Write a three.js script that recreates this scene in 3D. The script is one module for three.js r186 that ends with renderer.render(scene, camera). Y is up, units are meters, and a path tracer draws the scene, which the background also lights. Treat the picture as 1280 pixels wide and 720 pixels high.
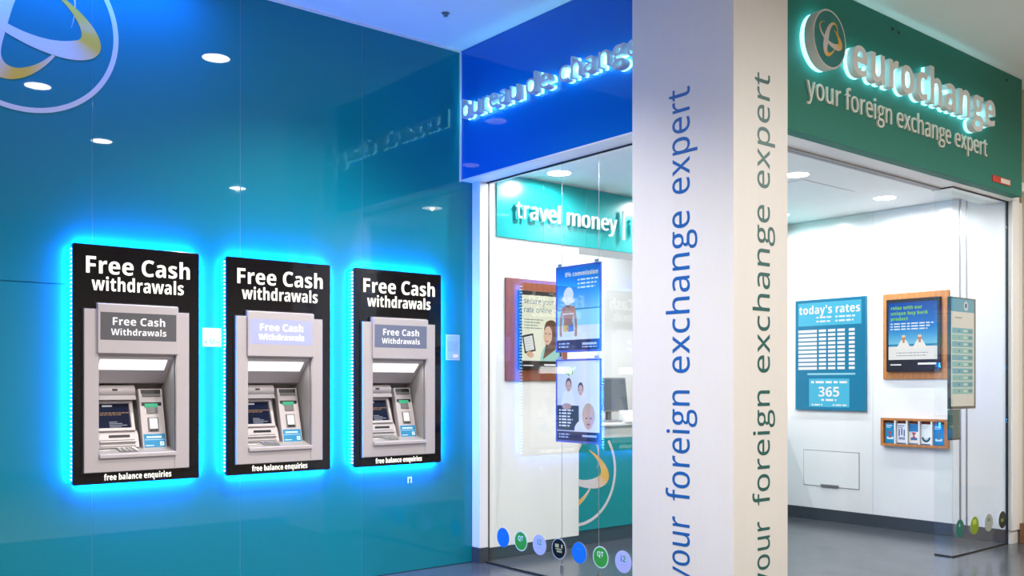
import * as THREE from 'three';
import { FontLoader } from 'three/addons/loaders/FontLoader.js';
import { TextGeometry } from 'three/addons/geometries/TextGeometry.js';
import { RoundedBoxGeometry } from 'three/addons/geometries/RoundedBoxGeometry.js';
import { mergeGeometries } from 'three/addons/utils/BufferGeometryUtils.js';
import { RectAreaLightUniformsLib } from 'three/addons/lights/RectAreaLightUniformsLib.js';

// ------------------------------------------------------------------ camera, exposure, large lights
const scene = new THREE.Scene();
scene.background = new THREE.Color(0x000000);
const camera = new THREE.PerspectiveCamera(33.9645, 1280 / 720, 0.05, 60);
camera.position.set(-4.481, 1.45, 6.123);
camera.rotation.set(0, -THREE.MathUtils.degToRad(39.3044), 0);
camera.setViewOffset(1280, 720, 0, -119, 1280, 720);
const renderer = new THREE.WebGLRenderer();
renderer.toneMapping = THREE.LinearToneMapping;
renderer.toneMappingExposure = 1.0;
renderer.shadowMap.enabled = true;
RectAreaLightUniformsLib.init();

const MALL = 22, SHOP = 5.6;                 // candela of each mall / shop downlight
const LED = 200, WASH = 62;                   // radiance of the blue strips around the machines / along the ceiling
const MALL_Y = 4.117, SHOP_Y = 3.18;
const LED_BLUE = new THREE.Color().setRGB(0.0, 0.18, 1.0);
const WASH_BLUE = new THREE.Color().setRGB(0.02, 0.2, 1.0);

// ------------------------------------------------------------------ helpers
let seed = 7;
const rnd = () => { seed = (seed * 1664525 + 1013904223) >>> 0; return seed / 4294967296; };
const taken = {};
const numbered = (n) => { const k = taken[n] = (taken[n] ?? -1) + 1; return k ? n + '_' + String(k).padStart(3, '0') : n; };
function mesh(name, geo, mat, parent = scene, pos) {
  const m = new THREE.Mesh(geo, mat);
  m.name = parent === scene ? numbered(name) : name;
  m.castShadow = m.receiveShadow = true;
  if (pos) m.position.set(...pos);
  parent.add(m);
  return m;
}
function tag(o, label, category, group, kind) {
  o.userData.label = label; o.userData.category = category;
  if (group) o.userData.group = group;
  if (kind) o.userData.kind = kind;
  return o;
}
function thing(name, label, category, pos = [0, 0, 0], turn = 0, group) {
  const g = new THREE.Group(); g.name = numbered(name); g.position.set(...pos); g.rotation.y = turn; scene.add(g);
  return tag(g, label, category, group);
}
function struct(name, label, category, geo, mat) {
  const o = geo ? mesh(name, geo, mat) : new THREE.Group();
  if (!geo) { o.name = numbered(name); scene.add(o); }
  return tag(o, label, category, null, 'structure');
}
// box by ranges, uv in metres
function R(x0, x1, y0, y1, z0, z1) {
  const g = new THREE.BoxGeometry(x1 - x0, y1 - y0, z1 - z0); g.translate((x0 + x1) / 2, (y0 + y1) / 2, (z0 + z1) / 2);
  const p = g.attributes.position, n = g.attributes.normal, u = g.attributes.uv;
  for (let i = 0; i < p.count; i++) {
    const nx = Math.abs(n.getX(i)), ny = Math.abs(n.getY(i));
    if (nx > 0.5) u.setXY(i, p.getZ(i), p.getY(i)); else if (ny > 0.5) u.setXY(i, p.getX(i), p.getZ(i)); else u.setXY(i, p.getX(i), p.getY(i));
  }
  return g;
}
function RR(x0, x1, y0, y1, z0, z1, r = 0.004) {
  const g = new RoundedBoxGeometry(x1 - x0, y1 - y0, z1 - z0, 2, r); g.translate((x0 + x1) / 2, (y0 + y1) / 2, (z0 + z1) / 2); return g;
}
const strip = (g) => { const o = g.index ? g.toNonIndexed() : g; for (const k of Object.keys(o.attributes)) if (!['position', 'normal', 'uv'].includes(k)) o.deleteAttribute(k); return o; };
const merge = (list) => mergeGeometries(list.map(strip));
function extr(points, holes, depth, z = 0, bevel = 0) {
  const s = new THREE.Shape(points.map((p) => new THREE.Vector2(...p)));
  for (const h of holes) s.holes.push(new THREE.Path(h.map((p) => new THREE.Vector2(...p))));
  const g = new THREE.ExtrudeGeometry(s, { depth: depth - 2 * bevel, bevelEnabled: bevel > 0, bevelThickness: bevel, bevelSize: bevel, bevelOffset: -bevel, bevelSegments: 2 });
  g.translate(0, 0, z + bevel); return g;
}
const rect = (x0, x1, y0, y1) => [[x0, y0], [x1, y0], [x1, y1], [x0, y1]];
const FACE_LEFT = -Math.PI / 2;             // turns a thing that faces +z so that it faces -x
// plane print with uv 0..1
function sheet(w, h, x = 0, y = 0, z = 0) { const g = new THREE.PlaneGeometry(w, h); g.translate(x, y, z); return g; }
const lin = (r, g, b) => new THREE.Color().setRGB(r, g, b);
const std = (c, roughness = 0.5, o = {}) => new THREE.MeshStandardMaterial({ color: c, roughness, ...o });
const phys = (c, roughness = 0.5, o = {}) => new THREE.MeshPhysicalMaterial({ color: c, roughness, ...o });
const glow = (c, k, o = {}) => new THREE.MeshStandardMaterial({ color: 0x111111, roughness: 0.6, emissive: c, emissiveIntensity: k, ...o });
function canvasTex(w, h, draw) {
  const c = document.createElement('canvas'); c.width = w; c.height = h;
  draw(c.getContext('2d'), w, h);
  const t = new THREE.CanvasTexture(c); t.colorSpace = THREE.SRGBColorSpace; t.magFilter = THREE.LinearFilter; t.anisotropy = 8;
  return t;
}
function noiseTex(n, draw, rep, srgb = false) {
  const d = new Uint8Array(n * n * 4);
  const grids = [8, 16, 32, 64].map((k) => { const a = new Float32Array(k * k); for (let i = 0; i < a.length; i++) a[i] = rnd(); return [k, a]; });
  const val = (k, a, x, y) => {
    const fx = x * k, fy = y * k, ix = Math.floor(fx), iy = Math.floor(fy), tx = fx - ix, ty = fy - iy, g = (i, j) => a[((j + k) % k) * k + ((i + k) % k)];
    const sx = tx * tx * (3 - 2 * tx), sy = ty * ty * (3 - 2 * ty);
    return (g(ix, iy) * (1 - sx) + g(ix + 1, iy) * sx) * (1 - sy) + (g(ix, iy + 1) * (1 - sx) + g(ix + 1, iy + 1) * sx) * sy;
  };
  for (let y = 0; y < n; y++) for (let x = 0; x < n; x++) {
    let v = 0, w = 0; grids.forEach(([k, a], i) => { const s = 1 / (i + 1); v += s * val(k, a, x / n, y / n); w += s; });
    const c = draw(v / w, rnd(), x / n, y / n);
    const o = (y * n + x) * 4; d[o] = c[0]; d[o + 1] = c[1]; d[o + 2] = c[2]; d[o + 3] = 255;
  }
  const t = new THREE.DataTexture(d, n, n); t.wrapS = t.wrapT = THREE.RepeatWrapping; t.magFilter = THREE.LinearFilter; t.repeat.set(rep, rep);
  if (srgb) t.colorSpace = THREE.SRGBColorSpace;
  t.needsUpdate = true; return t;
}
const fonts = new FontLoader();
const BOLD = await fonts.loadAsync('fonts/droid/droid_sans_bold.typeface.json');
const REG = await fonts.loadAsync('fonts/droid/droid_sans_regular.typeface.json');
const rawText = (s, font, depth, seg = 5) => { const g = new TextGeometry(s, { font, size: 1, depth, curveSegments: seg }); g.computeBoundingBox(); return g; };
const xHeight = (font) => { const g = rawText('x', font, 0.1, 2); return g.boundingBox.max.y; };
const XH = new Map([[BOLD, xHeight(BOLD)], [REG, xHeight(REG)]]);
// text whose ink runs from x = 0 to x = width on the baseline y = 0, with the given x-height; facing +z, back at z = 0
function text(s, font, width, xh, depth, seg) {
  const g = rawText(s, font, 1, seg), b = g.boundingBox, ky = xh / XH.get(font);
  g.translate(-b.min.x, 0, 0); g.scale(width / (b.max.x - b.min.x), ky, depth); return g;
}
// the same as one geometry per letter: [{ ch, x, geo }]
function letters(s, font, width, xh, depth, seg = 5, track = 0) {
  const out = []; let pen = 0; const res = font.data.resolution, sc = 1 / res;
  for (const ch of s) {
    const ha = (font.data.glyphs[ch]?.ha ?? res * 0.3) * sc * 0.72;
    if (ch !== ' ') { const g = rawText(ch, font, 1, seg); out.push({ ch, g, at: pen }); }
    pen += (font.data.glyphs[ch]?.ha ?? 0) * (1 / res) * LETTER_K + track;
  }
  const lo = out[0].at + out[0].g.boundingBox.min.x, hi = out.at(-1).at + out.at(-1).g.boundingBox.max.x, kx = width / (hi - lo), ky = xh / XH.get(font);
  for (const o of out) { o.g.translate(o.at - lo, 0, 0); o.g.scale(kx, ky, depth); }
  return out;
}
// advance of a size 1 glyph: FontLoader scales by size / resolution
const LETTER_K = 1;

// ------------------------------------------------------------------ materials
const M = {};
const speck = noiseTex(256, (v, r) => { const k = 226 + 12 * (v - 0.5) * 2 + 14 * (r - 0.5); return [k, k, k]; }, 1);
const roughMap = noiseTex(256, (v, r) => { const k = 205 + 30 * (v - 0.5) * 2 + 12 * (r - 0.5); return [k, k, k]; }, 0.7);
const plaster = noiseTex(128, (v, r) => { const k = 244 + 10 * (v - 0.5) + 4 * (r - 0.5); return [k, k, k]; }, 0.8);
M.floor = std(lin(0.075, 0.085, 0.1), 0.26, { map: speck, roughnessMap: roughMap });
M.ceiling = std(lin(0.86, 0.85, 0.83), 0.9, { map: plaster });
M.white = std(lin(0.86, 0.86, 0.86), 0.45, { map: plaster });
M.whiteGloss = std(lin(0.82, 0.83, 0.84), 0.18);
M.joint = std(lin(0.45, 0.46, 0.48), 0.6);
M.tealGlass = phys(lin(0.004, 0.21, 0.285), 0.012, { ior: 1.5 });
M.blueGlass = phys(lin(0.004, 0.135, 0.56), 0.012, { ior: 1.5 });
M.sealant = std(lin(0.03, 0.26, 0.4), 0.5);
M.backing = std(lin(0.02, 0.3, 0.36), 0.5);
M.greenSign = std(lin(0.006, 0.17, 0.128), 0.65);
M.band = std(lin(0.008, 0.36, 0.37), 0.25);
M.column = std(lin(0.73, 0.715, 0.7), 0.6, { map: plaster });
M.mallWall = std(lin(0.68, 0.58, 0.46), 0.7, { map: plaster });
M.skirting = std(lin(0.045, 0.055, 0.07), 0.4);
M.gasket = std(lin(0.008, 0.008, 0.01), 0.5);
M.metal = std(lin(0.5, 0.5, 0.52), 0.28, { metalness: 0.9 });
M.steel = std(lin(0.3, 0.31, 0.33), 0.35, { metalness: 0.7 });
M.glass = phys(lin(0.97, 0.985, 0.98), 0.0, { transmission: 1, thickness: 0, ior: 1.5 });
M.vinylWhite = std(lin(0.72, 0.72, 0.76), 0.4);
M.vinylBlue = std(lin(0.008, 0.1, 0.36), 0.4);
M.vinylGreen = std(lin(0.008, 0.1, 0.095), 0.4);
M.letterFace = std(lin(0.82, 0.82, 0.82), 0.4);
M.letterLilac = std(lin(0.6, 0.61, 0.68), 0.4);
M.letterWhite = std(lin(0.8, 0.8, 0.8), 0.4);
M.letterCream = std(lin(0.72, 0.69, 0.62), 0.4);
M.acmDark = std(lin(0.16, 0.155, 0.16), 0.5);
M.glowCyan = glow(lin(0.25, 0.9, 1.0), 3.2);
M.acm = std(lin(0.52, 0.47, 0.48), 0.42, { metalness: 0.15 });
M.acmMid = std(lin(0.36, 0.34, 0.34), 0.45);
M.black = std(lin(0.006, 0.006, 0.008), 0.3);
M.blackGloss = phys(lin(0.004, 0.004, 0.007), 0.06);
M.signWhite = glow(lin(1, 0.97, 0.88), 1.5);
M.lampGlow = glow(lin(1, 0.98, 0.94), 26);
M.shopLampGlow = glow(lin(1, 0.99, 0.97), 9);
M.lampTrim = std(lin(0.8, 0.8, 0.8), 0.35);
M.led = glow(lin(0.3, 0.75, 1.0), 9);
M.ledTape = glow(lin(0.02, 0.2, 1.0), 1.2);
M.wood = std(lin(0.62, 0.24, 0.06), 0.42, { map: noiseTex(128, (v, r, x, y) => { const k = 205 + 40 * Math.sin(40 * x + 9 * v) * 0.5 + 24 * (r - 0.5); return [k, k, k]; }, 2) });
M.woodRed = std(lin(0.3, 0.07, 0.02), 0.42, { map: M.wood.map });
M.paper = std(lin(0.75, 0.75, 0.75), 0.6);

// the round emblem: ring and two swooshes, unit radius 1, printed white and gold
function ringGeo(ro, ri, depth, keep) {
  return swooshStrip((t) => { const a = t * Math.PI * 2; return [[Math.cos(a) * ro, Math.sin(a) * ro], [Math.cos(a) * ri, Math.sin(a) * ri], 0]; }, 144, depth, keep);
}
function swooshStrip(f, n, depth, keep) {
  const pos = [], col = [], white = [0.7, 0.64, 0.66], gold = [0.82, 0.46, 0.05];
  const v = (p, z, k) => { pos.push(p[0], p[1], z); for (let i = 0; i < 3; i++) col.push(white[i] * (1 - k) + gold[i] * k); };
  const quad = (a, b, c, d, ka, kb) => { v(a[0], a[1], ka); v(b[0], b[1], kb); v(c[0], c[1], kb); v(a[0], a[1], ka); v(c[0], c[1], kb); v(d[0], d[1], ka); };
  for (let i = 0; i < n; i++) {
    const [o0, i0, k0] = f(i / n), [o1, i1, k1] = f((i + 1) / n);
    if (keep && !(keep(o0) && keep(o1) && keep(i0) && keep(i1))) continue;
    quad([i0, depth], [o0, depth], [o1, depth], [i1, depth], k0, k1); // the face
    quad([o0, 0], [o1, 0], [o1, depth], [o0, depth], k0, k1);
    quad([i0, 0], [i0, depth], [i1, depth], [i1, 0], k0, k1);
  }
  // quads above are written as (point, z); rebuild faces so that all turn outwards
  const g = new THREE.BufferGeometry();
  g.setAttribute('position', new THREE.Float32BufferAttribute(pos, 3)); g.setAttribute('color', new THREE.Float32BufferAttribute(col, 3));
  g.computeVertexNormals(); return g;
}
function swoosh(cx, cy, a, b, tilt, t0, t1, wMax, wAt, wid, extra, goldAt, depth, keep) {
  const ct = Math.cos(tilt), st = Math.sin(tilt), sm = (x) => Math.max(0, Math.min(1, x));
  return swooshStrip((s) => {
    const t = t0 + (t1 - t0) * s, x = a * Math.cos(t), y = b * Math.sin(t);
    const w = wMax * Math.exp(-(((s - wAt) / wid) ** 2)) + extra * Math.sin(Math.PI * s) + 0.014 * Math.min(1, (1 - s) * 9, s * 9);
    const at = (px, py) => [cx + px * ct - py * st, cy + px * st + py * ct];
    const k = Math.max(...goldAt.map(([g, r]) => sm(1.25 - Math.abs(s - g) / r)));
    return [at(x, y), at(x - Math.cos(t) * w, y - Math.sin(t) * w), k];
  }, 96, depth, keep);
}
M.print = std(0xffffff, 0.35, { vertexColors: true });
M.print.side = THREE.DoubleSide;
function emblem(parent, r, depth, keepWorld, ring = true, gk = 1, wk = 1) {
  const keep = keepWorld && ((p) => keepWorld(p[0] * r, p[1] * r)), d = depth / r, sc = (g) => { g.scale(r, r, r); return g; };
  if (ring) mesh('ring', sc(ringGeo(1, 0.945, d, keep)), M.print, parent);
  // a: the upright loop, b: the flat loop (angles in its own tilted frame)
  const A = sc(swoosh(0.05, 0, 0.73, 0.4, 1.1, -1.25, 4.55, 0.23 * wk, 0.6, 0.27, 0.01, [[0.2, 0.14 * gk], [0.86, 0.13 * gk]], d, keep));
  const Bg = sc(swoosh(0.05, 0.12, 0.8, 0.36, -0.38, 2.3, 7.7, 0.18 * wk, 0.71, 0.19, 0.07 * wk, [[0.08, 0.14 * gk], [0.78, 0.16 * gk], [0.95, 0.2]], d * 1.4, keep));
  mesh('swoosh', A, M.print, parent); mesh('swoosh', Bg, M.print, parent);
}

// ------------------------------------------------------------------ the setting
struct('floor', 'dark grey polished floor running from the mall into the shop', 'floor', R(-9, 9, -0.15, 0, -3, 3.4), M.floor);
struct('floor', 'pale stone mall walkway in front of the shop', 'floor', R(-9, 9, -0.15, 0, 3.4001, 11), std(lin(0.42, 0.39, 0.35), 0.5, { map: speck }));
struct('ceiling', 'pale painted mall ceiling above the cash machines', 'ceiling', R(-9, 9, MALL_Y, MALL_Y + 0.15, -0.32, 11), M.ceiling);
const shopCeil = struct('ceiling', 'white shop ceiling with recessed lights', 'ceiling', R(0.14, 4.6, SHOP_Y, SHOP_Y + 0.08, -1.7, 2.46), M.white);
// faint access hatch edge in the shop ceiling
mesh('access_panel', RR(2.5, 3.3, SHOP_Y - 0.006, SHOP_Y + 0.002, 0.75, 1.5, 0.002), M.white, shopCeil);
struct('wall_back', 'beige mall wall facing the shop front', 'wall', R(-9, 9, 0, MALL_Y, 11, 11.2), M.mallWall);
struct('wall_side', 'beige mall wall beyond the cash machines', 'wall', R(-9.2, -9, 0, MALL_Y, -0.3, 11), M.mallWall);
struct('wall_far', 'beige mall wall past the shop entrance', 'wall', R(9, 9.2, 0, MALL_Y, -0.3, 11), M.mallWall);

// the teal glass wall with the three machines; openings for their recesses
const ATM_X = [-2.547, -1.59, -0.622], OFF = -0.008;
const holes = ATM_X.map((c) => rect(c + OFF - 0.234, c + OFF + 0.234, 0.99, 1.632));
const wallLeft = struct('wall_left', 'teal glass wall with three cash machines', 'wall', extr(rect(-9, 0.2, 0, MALL_Y), holes, 0.3, -0.313), M.backing);
const seams = [-9, -7.564, -6.612, -5.66, -4.708, -3.756, -2.804, -1.852, -0.904, 0.111];
for (let i = 0; i < seams.length - 1; i++) {
  const a = seams[i] + 0.0022, b = seams[i + 1] - (i === seams.length - 2 ? 0 : 0.0022);
  const h = holes.filter((q) => q[0][0] > a && q[1][0] < b);
  const rows = b < -2.79 ? [[0.004, 2.045], [2.05, MALL_Y - 0.008]] : [[0.004, MALL_Y - 0.008]];
  for (const [y0, y1] of rows) mesh('glass_panel', extr(rect(a, b, y0, y1), h, 0.0125, -0.0125, 0.0012), M.tealGlass, wallLeft);
}
for (const x of seams.slice(1, -1)) mesh('joint', R(x - 0.0021, x + 0.0021, 0.004, MALL_Y - 0.008, -0.0124, -0.0016), M.sealant, wallLeft);
struct('trim_1', 'thin white bead where the teal wall meets the ceiling', 'trim', R(-9, -0.004, MALL_Y - 0.016, MALL_Y, 0.0005, 0.014), M.white);
struct('trim_2', 'thin vertical metal bead in the corner beside the blue fascia', 'trim', R(-0.016, -0.001, 3.065, MALL_Y - 0.017, 0.0005, 0.012), M.vinylWhite);

// post, header and panes of the side glazing
const win = struct('window_1', 'tall clear glazing of the shop side under the blue fascia', 'window');
mesh('post', RR(0.112, 0.196, 0.125, 3.07, 0.001, 0.105, 0.003), M.white, win);
mesh('post_base', R(0.108, 0.196, 0, 0.124, 0.001, 0.107), M.skirting, win);
mesh('soffit', R(0.003, 0.25, 3.0715, 3.084, 0.001, 2.015), M.white, win);
mesh('gasket', R(0.197, 0.212, 0, 3.07, 0.085, 0.105), M.gasket, win);
mesh('gasket', R(0.18, 0.192, 3.059, 3.071, 0.106, 2.02), M.gasket, win);
mesh('floor_channel', R(0.172, 0.2, 0, 0.012, 0.106, 2.02), M.gasket, win);
mesh('pane', R(0.181, 0.189, 0.013, 3.058, 0.108, 2.02), M.glass, win);

// the fascia board above (bureau de change)
const CYAN_PT = lin(0.25, 0.9, 1.0);
function haloLetters(g, str, x, y, width, xh, base, gap, depth, font = BOLD, mat = M.letterFace) {
  for (const L of letters(str, font, width, xh, 1, 5, 0.03)) {
    const can = L.g.clone(); can.scale(1, 1, depth); can.translate(x, y, base + gap);
    const m = mesh('letter', can, mat, g);
    const bk = L.g.clone(); bk.scale(1, 1, gap * 0.72); bk.translate(x, y, base + gap * 0.26);
    const b = mesh('glow_back', bk, M.glowCyan, m);
    b.userData.label = 'glowing cyan-white acrylic back';
    bk.computeBoundingBox(); const c = bk.boundingBox.getCenter(new THREE.Vector3());
    const p = new THREE.PointLight(CYAN_PT, 0.035, 0, 2); p.position.copy(c); p.castShadow = true; p.shadow.radius = 0.25; m.add(p);
  }
}
{
  // local frame: x along the fascia towards the column, z out of the board
  const g = thing('fascia_sign', 'blue fascia board with halo-lit letters reading bureau de change', 'sign', [0, 3.0845, 0.001], FACE_LEFT);
  mesh('board', RR(0, 2.019, 0, MALL_Y - 3.0845 - 0.002, -0.16, 0, 0.002), M.blueGlass, g);
  for (const [w, a, b] of [['bureau', 0.134, 0.825], ['de', 0.914, 1.167], ['change', 1.272, 2.015]]) haloLetters(g, w, a, 0.4485, b - a, 0.104, 0, 0.03, 0.06, REG, M.letterLilac);
}

// ------------------------------------------------------------------ column with its vertical lettering
const COL = { x0: -0.15, x1: 0.371, z0: 2.021, z1: 2.803 };
{
  const g = struct('column', 'white square corner column with vertical blue and green lettering', 'column');
  mesh('shaft', RR(COL.x0, COL.x1, 0, MALL_Y, COL.z0, COL.z1, 0.006), M.column, g);
  const words = [['your', 0.262, 0.653, 0.262, 0.648], ['foreign', 0.747, 1.4075, 0.742, 1.408], ['exchange', 1.511, 2.473, 1.511, 2.486], ['expert', 2.577, 3.204, 2.585, 3.25]];
  for (const [w, y0, y1, y2, y3] of words) {
    const a = text(w, REG, y1 - y0, 0.13, 0.0015, 8); a.rotateZ(Math.PI / 2); a.rotateY(FACE_LEFT); a.translate(COL.x0, y0, 2.485);
    mesh('lettering', a, M.vinylBlue, g).userData.label = 'blue vinyl word';
    const b = text(w, REG, y3 - y2, 0.1155, 0.0015, 8); b.rotateZ(Math.PI / 2); b.translate(0.188, y2, COL.z1);
    mesh('lettering', b, M.vinylGreen, g).userData.label = 'dark green vinyl word';
  }
}

// ------------------------------------------------------------------ entrance: header, main sign, glass
{
  const h = struct('trim_3', 'white door header with grey sliding track above the entrance', 'trim', R(0.38, 4.37, 3.088, SHOP_Y - 0.001, 2.16, 2.46), M.white);
  mesh('track', R(0.38, 3.3, 3.074, 3.0875, 2.22, 2.285), std(lin(0.36, 0.36, 0.37), 0.5), h);
  mesh('track_groove', R(0.38, 3.3, 3.0735, 3.0739, 2.245, 2.262), M.acmDark, h);
  const g = thing('shop_sign', 'dark green shop sign with halo-lit letters over the entrance', 'sign', [0.38, 3.087, 2.462]);
  const X = (x) => x - 0.38, Y = (y) => y - 3.087, ZB = 0.088;
  mesh('board', RR(0, 4.235 - 0.38, 0, MALL_Y - 3.089, 0, ZB, 0.003), M.greenSign, g);
  // the round badge
  const disc = new THREE.CylinderGeometry(0.193, 0.193, 0.062, 64); disc.rotateX(Math.PI / 2); disc.translate(X(1.045), Y(3.705), ZB + 0.031 + 0.045);
  const badge = mesh('badge', disc, M.letterFace, g);
  const gd = new THREE.CylinderGeometry(0.188, 0.188, 0.034, 64); gd.rotateX(Math.PI / 2); gd.translate(X(1.045), Y(3.705), ZB + 0.027);
  mesh('glow_back', gd, M.glowCyan, badge);
  const face = new THREE.CylinderGeometry(0.186, 0.186, 0.003, 64); face.rotateX(Math.PI / 2); face.translate(X(1.045), Y(3.705), ZB + 0.1085);
  mesh('badge_face', face, std(lin(0.006, 0.19, 0.18), 0.3), badge);
  mesh('badge_rim', ringGeo(0.19, 0.181, 0.003).translate(X(1.045), Y(3.705), ZB + 0.1085), M.print, badge);
  const em = new THREE.Group(); em.name = 'emblem'; em.position.set(X(1.045), Y(3.705), ZB + 0.11); badge.add(em);
  emblem(em, 0.176, 0.003, null, false, 1.35, 1.2);
  const pl = new THREE.PointLight(CYAN_PT, 0.12, 0, 2); pl.position.set(X(1.045), Y(3.705), ZB + 0.027); pl.castShadow = true; g.add(pl);
  haloLetters(g, 'eurochange', X(1.373), Y(3.56), 2.15, 0.2, ZB, 0.034, 0.05);
  mesh('tagline', text('your foreign exchange expert', REG, 2.6, 0.108, 0.012, 6).translate(X(0.94), Y(3.335), ZB), M.letterCream, g);
  for (const [x, y] of [[2.04, 4.04], [2.13, 4.035], [3.93, 4.05]]) { const s = new THREE.CylinderGeometry(0.011, 0.011, 0.006, 12); s.rotateX(Math.PI / 2); s.translate(X(x), Y(y), ZB + 0.003); mesh('screw', s, M.black, g); }
  const plate = mesh('alarm_plate', RR(X(3.65), X(3.99), Y(3.145), Y(3.2), ZB, ZB + 0.008, 0.003), std(lin(0.55, 0.03, 0.015), 0.4), g);
  plate.userData.label = 'small red and white plate';
  mesh('plate_inset', R(X(3.8), X(3.975), Y(3.153), Y(3.192), ZB + 0.008, ZB + 0.0095), M.letterCream, plate);
}
{
  const d = struct('window_2', 'clear fixed glass beside the open shop entrance', 'window');
  mesh('pane', R(3.333, 4.345, 0.012, 3.076, 2.366, 2.376), M.glass, d);
  mesh('glass_fin', R(3.323, 3.331, 0.012, 3.076, 2.22, 2.376), M.glass, d);
  mesh('floor_channel', R(3.323, 4.345, 0, 0.011, 2.362, 2.38), M.gasket, d);
  mesh('floor_channel', R(3.32, 3.334, 0, 0.011, 2.22, 2.361), M.gasket, d);
  mesh('top_channel', R(3.323, 4.345, 3.077, 3.0875, 2.362, 2.38), M.gasket, d);
  mesh('top_channel', R(3.32, 3.334, 3.077, 3.0875, 2.2, 2.361), M.gasket, d);
  mesh('gasket', R(4.346, 4.36, 0, 3.0875, 2.362, 2.382), M.gasket, d);
}
// ------------------------------------------------------------------ shop interior walls
const WX = 4.38;
{
  const w = struct('wall_right', 'white panelled end wall of the shop with posters', 'wall', R(WX + 0.012, WX + 0.17, 0, MALL_Y, -1.7, 2.4), M.white);
  const cuts = [-1.7, -0.55, 0.05, 1.057, 1.93, 2.006, 2.395];
  for (let i = 0; i < cuts.length - 1; i++) if (i !== 4) mesh('wall_panel', RR(WX, WX + 0.0118, 0.124, SHOP_Y - 0.002, cuts[i] + 0.0015, cuts[i + 1] - 0.0015, 0.0012), M.whiteGloss, w);
  mesh('channel_strip', R(WX + 0.004, WX + 0.0118, 0.124, SHOP_Y - 0.002, 1.9315, 1.948), M.steel, w);
  mesh('channel_strip', R(WX + 0.004, WX + 0.0118, 0.124, SHOP_Y - 0.002, 1.99, 2.0045), M.steel, w);
  mesh('channel_back', R(WX + 0.002, WX + 0.0118, 0.124, SHOP_Y - 0.002, 1.9485, 1.9895), M.whiteGloss, w);
  const b = struct('baseboard_right', 'dark grey skirting along the white end wall', 'baseboard', RR(WX - 0.006, WX + 0.0115, 0, 0.1235, -1.7, 2.355, 0.002), M.skirting);
  // wall end and neighbour
  struct('wall_jamb', 'white wall end beside the glass of the entrance', 'wall', R(4.361, 4.56, 0.125, 3.0865, 2.401, 2.42), M.white);
  struct('wall_neighbour', 'beige wall of the neighbouring unit past the glass', 'wall', R(4.562, 9, 0.18, MALL_Y, 2.401, 2.53), M.mallWall);
  struct('baseboard_neighbour', 'brown wooden skirting below the beige wall', 'baseboard', R(4.5, 9, 0, 0.179, 2.421, 2.55), std(lin(0.3, 0.15, 0.07), 0.5, { map: M.wood.map }));
}
const BZ = 0.05;
{
  const w = struct('wall_inner', 'white wall with framed screen inside the shop', 'wall', R(0.2, 1.252, 0.1055, 2.653, -0.3, BZ), M.white);
  struct('baseboard_inner', 'dark grey skirting under the white inner wall', 'baseboard', R(0.214, 1.252, 0, 0.105, -0.3, BZ - 0.006), M.skirting);
  struct('wall_backroom', 'white wall behind the counter', 'wall', R(0.2, WX, 0, SHOP_Y, -1.75, -1.6), M.white);
  struct('wall_bulkhead', 'white bulkhead above the counter', 'wall', R(0.2, WX, 2.654, SHOP_Y, -0.3, BZ - 0.001), M.white);
  const g = thing('fascia_band', 'turquoise band with raised white travel money lettering', 'sign', [0.32, 2.655, BZ]);
  const cuts = [0, 0.51, 1.01, 2.0, 3.0, 4.05];
  for (let i = 0; i < cuts.length - 1; i++) mesh('panel', RR(cuts[i] + 0.001, cuts[i + 1] - 0.001, 0, SHOP_Y - 2.655 - 0.006, 0, 0.012, 0.0015), M.band, g);
  for (const L of letters('travel money', REG, 1.19, 0.108, 1, 6, 0)) { L.g.scale(1, 1, 0.02); L.g.translate(0.178, 0.17, 0.03); mesh('letter', L.g, M.letterWhite, g); }
  mesh('letter', R(1.45, 1.464, 0.105, 0.37, 0.03, 0.05), M.letterWhite, g);
  mesh('letter', text('i', REG, 0.025, 0.108, 0.02, 4).translate(1.575, 0.17, 0.03), M.letterWhite, g);
}

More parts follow.
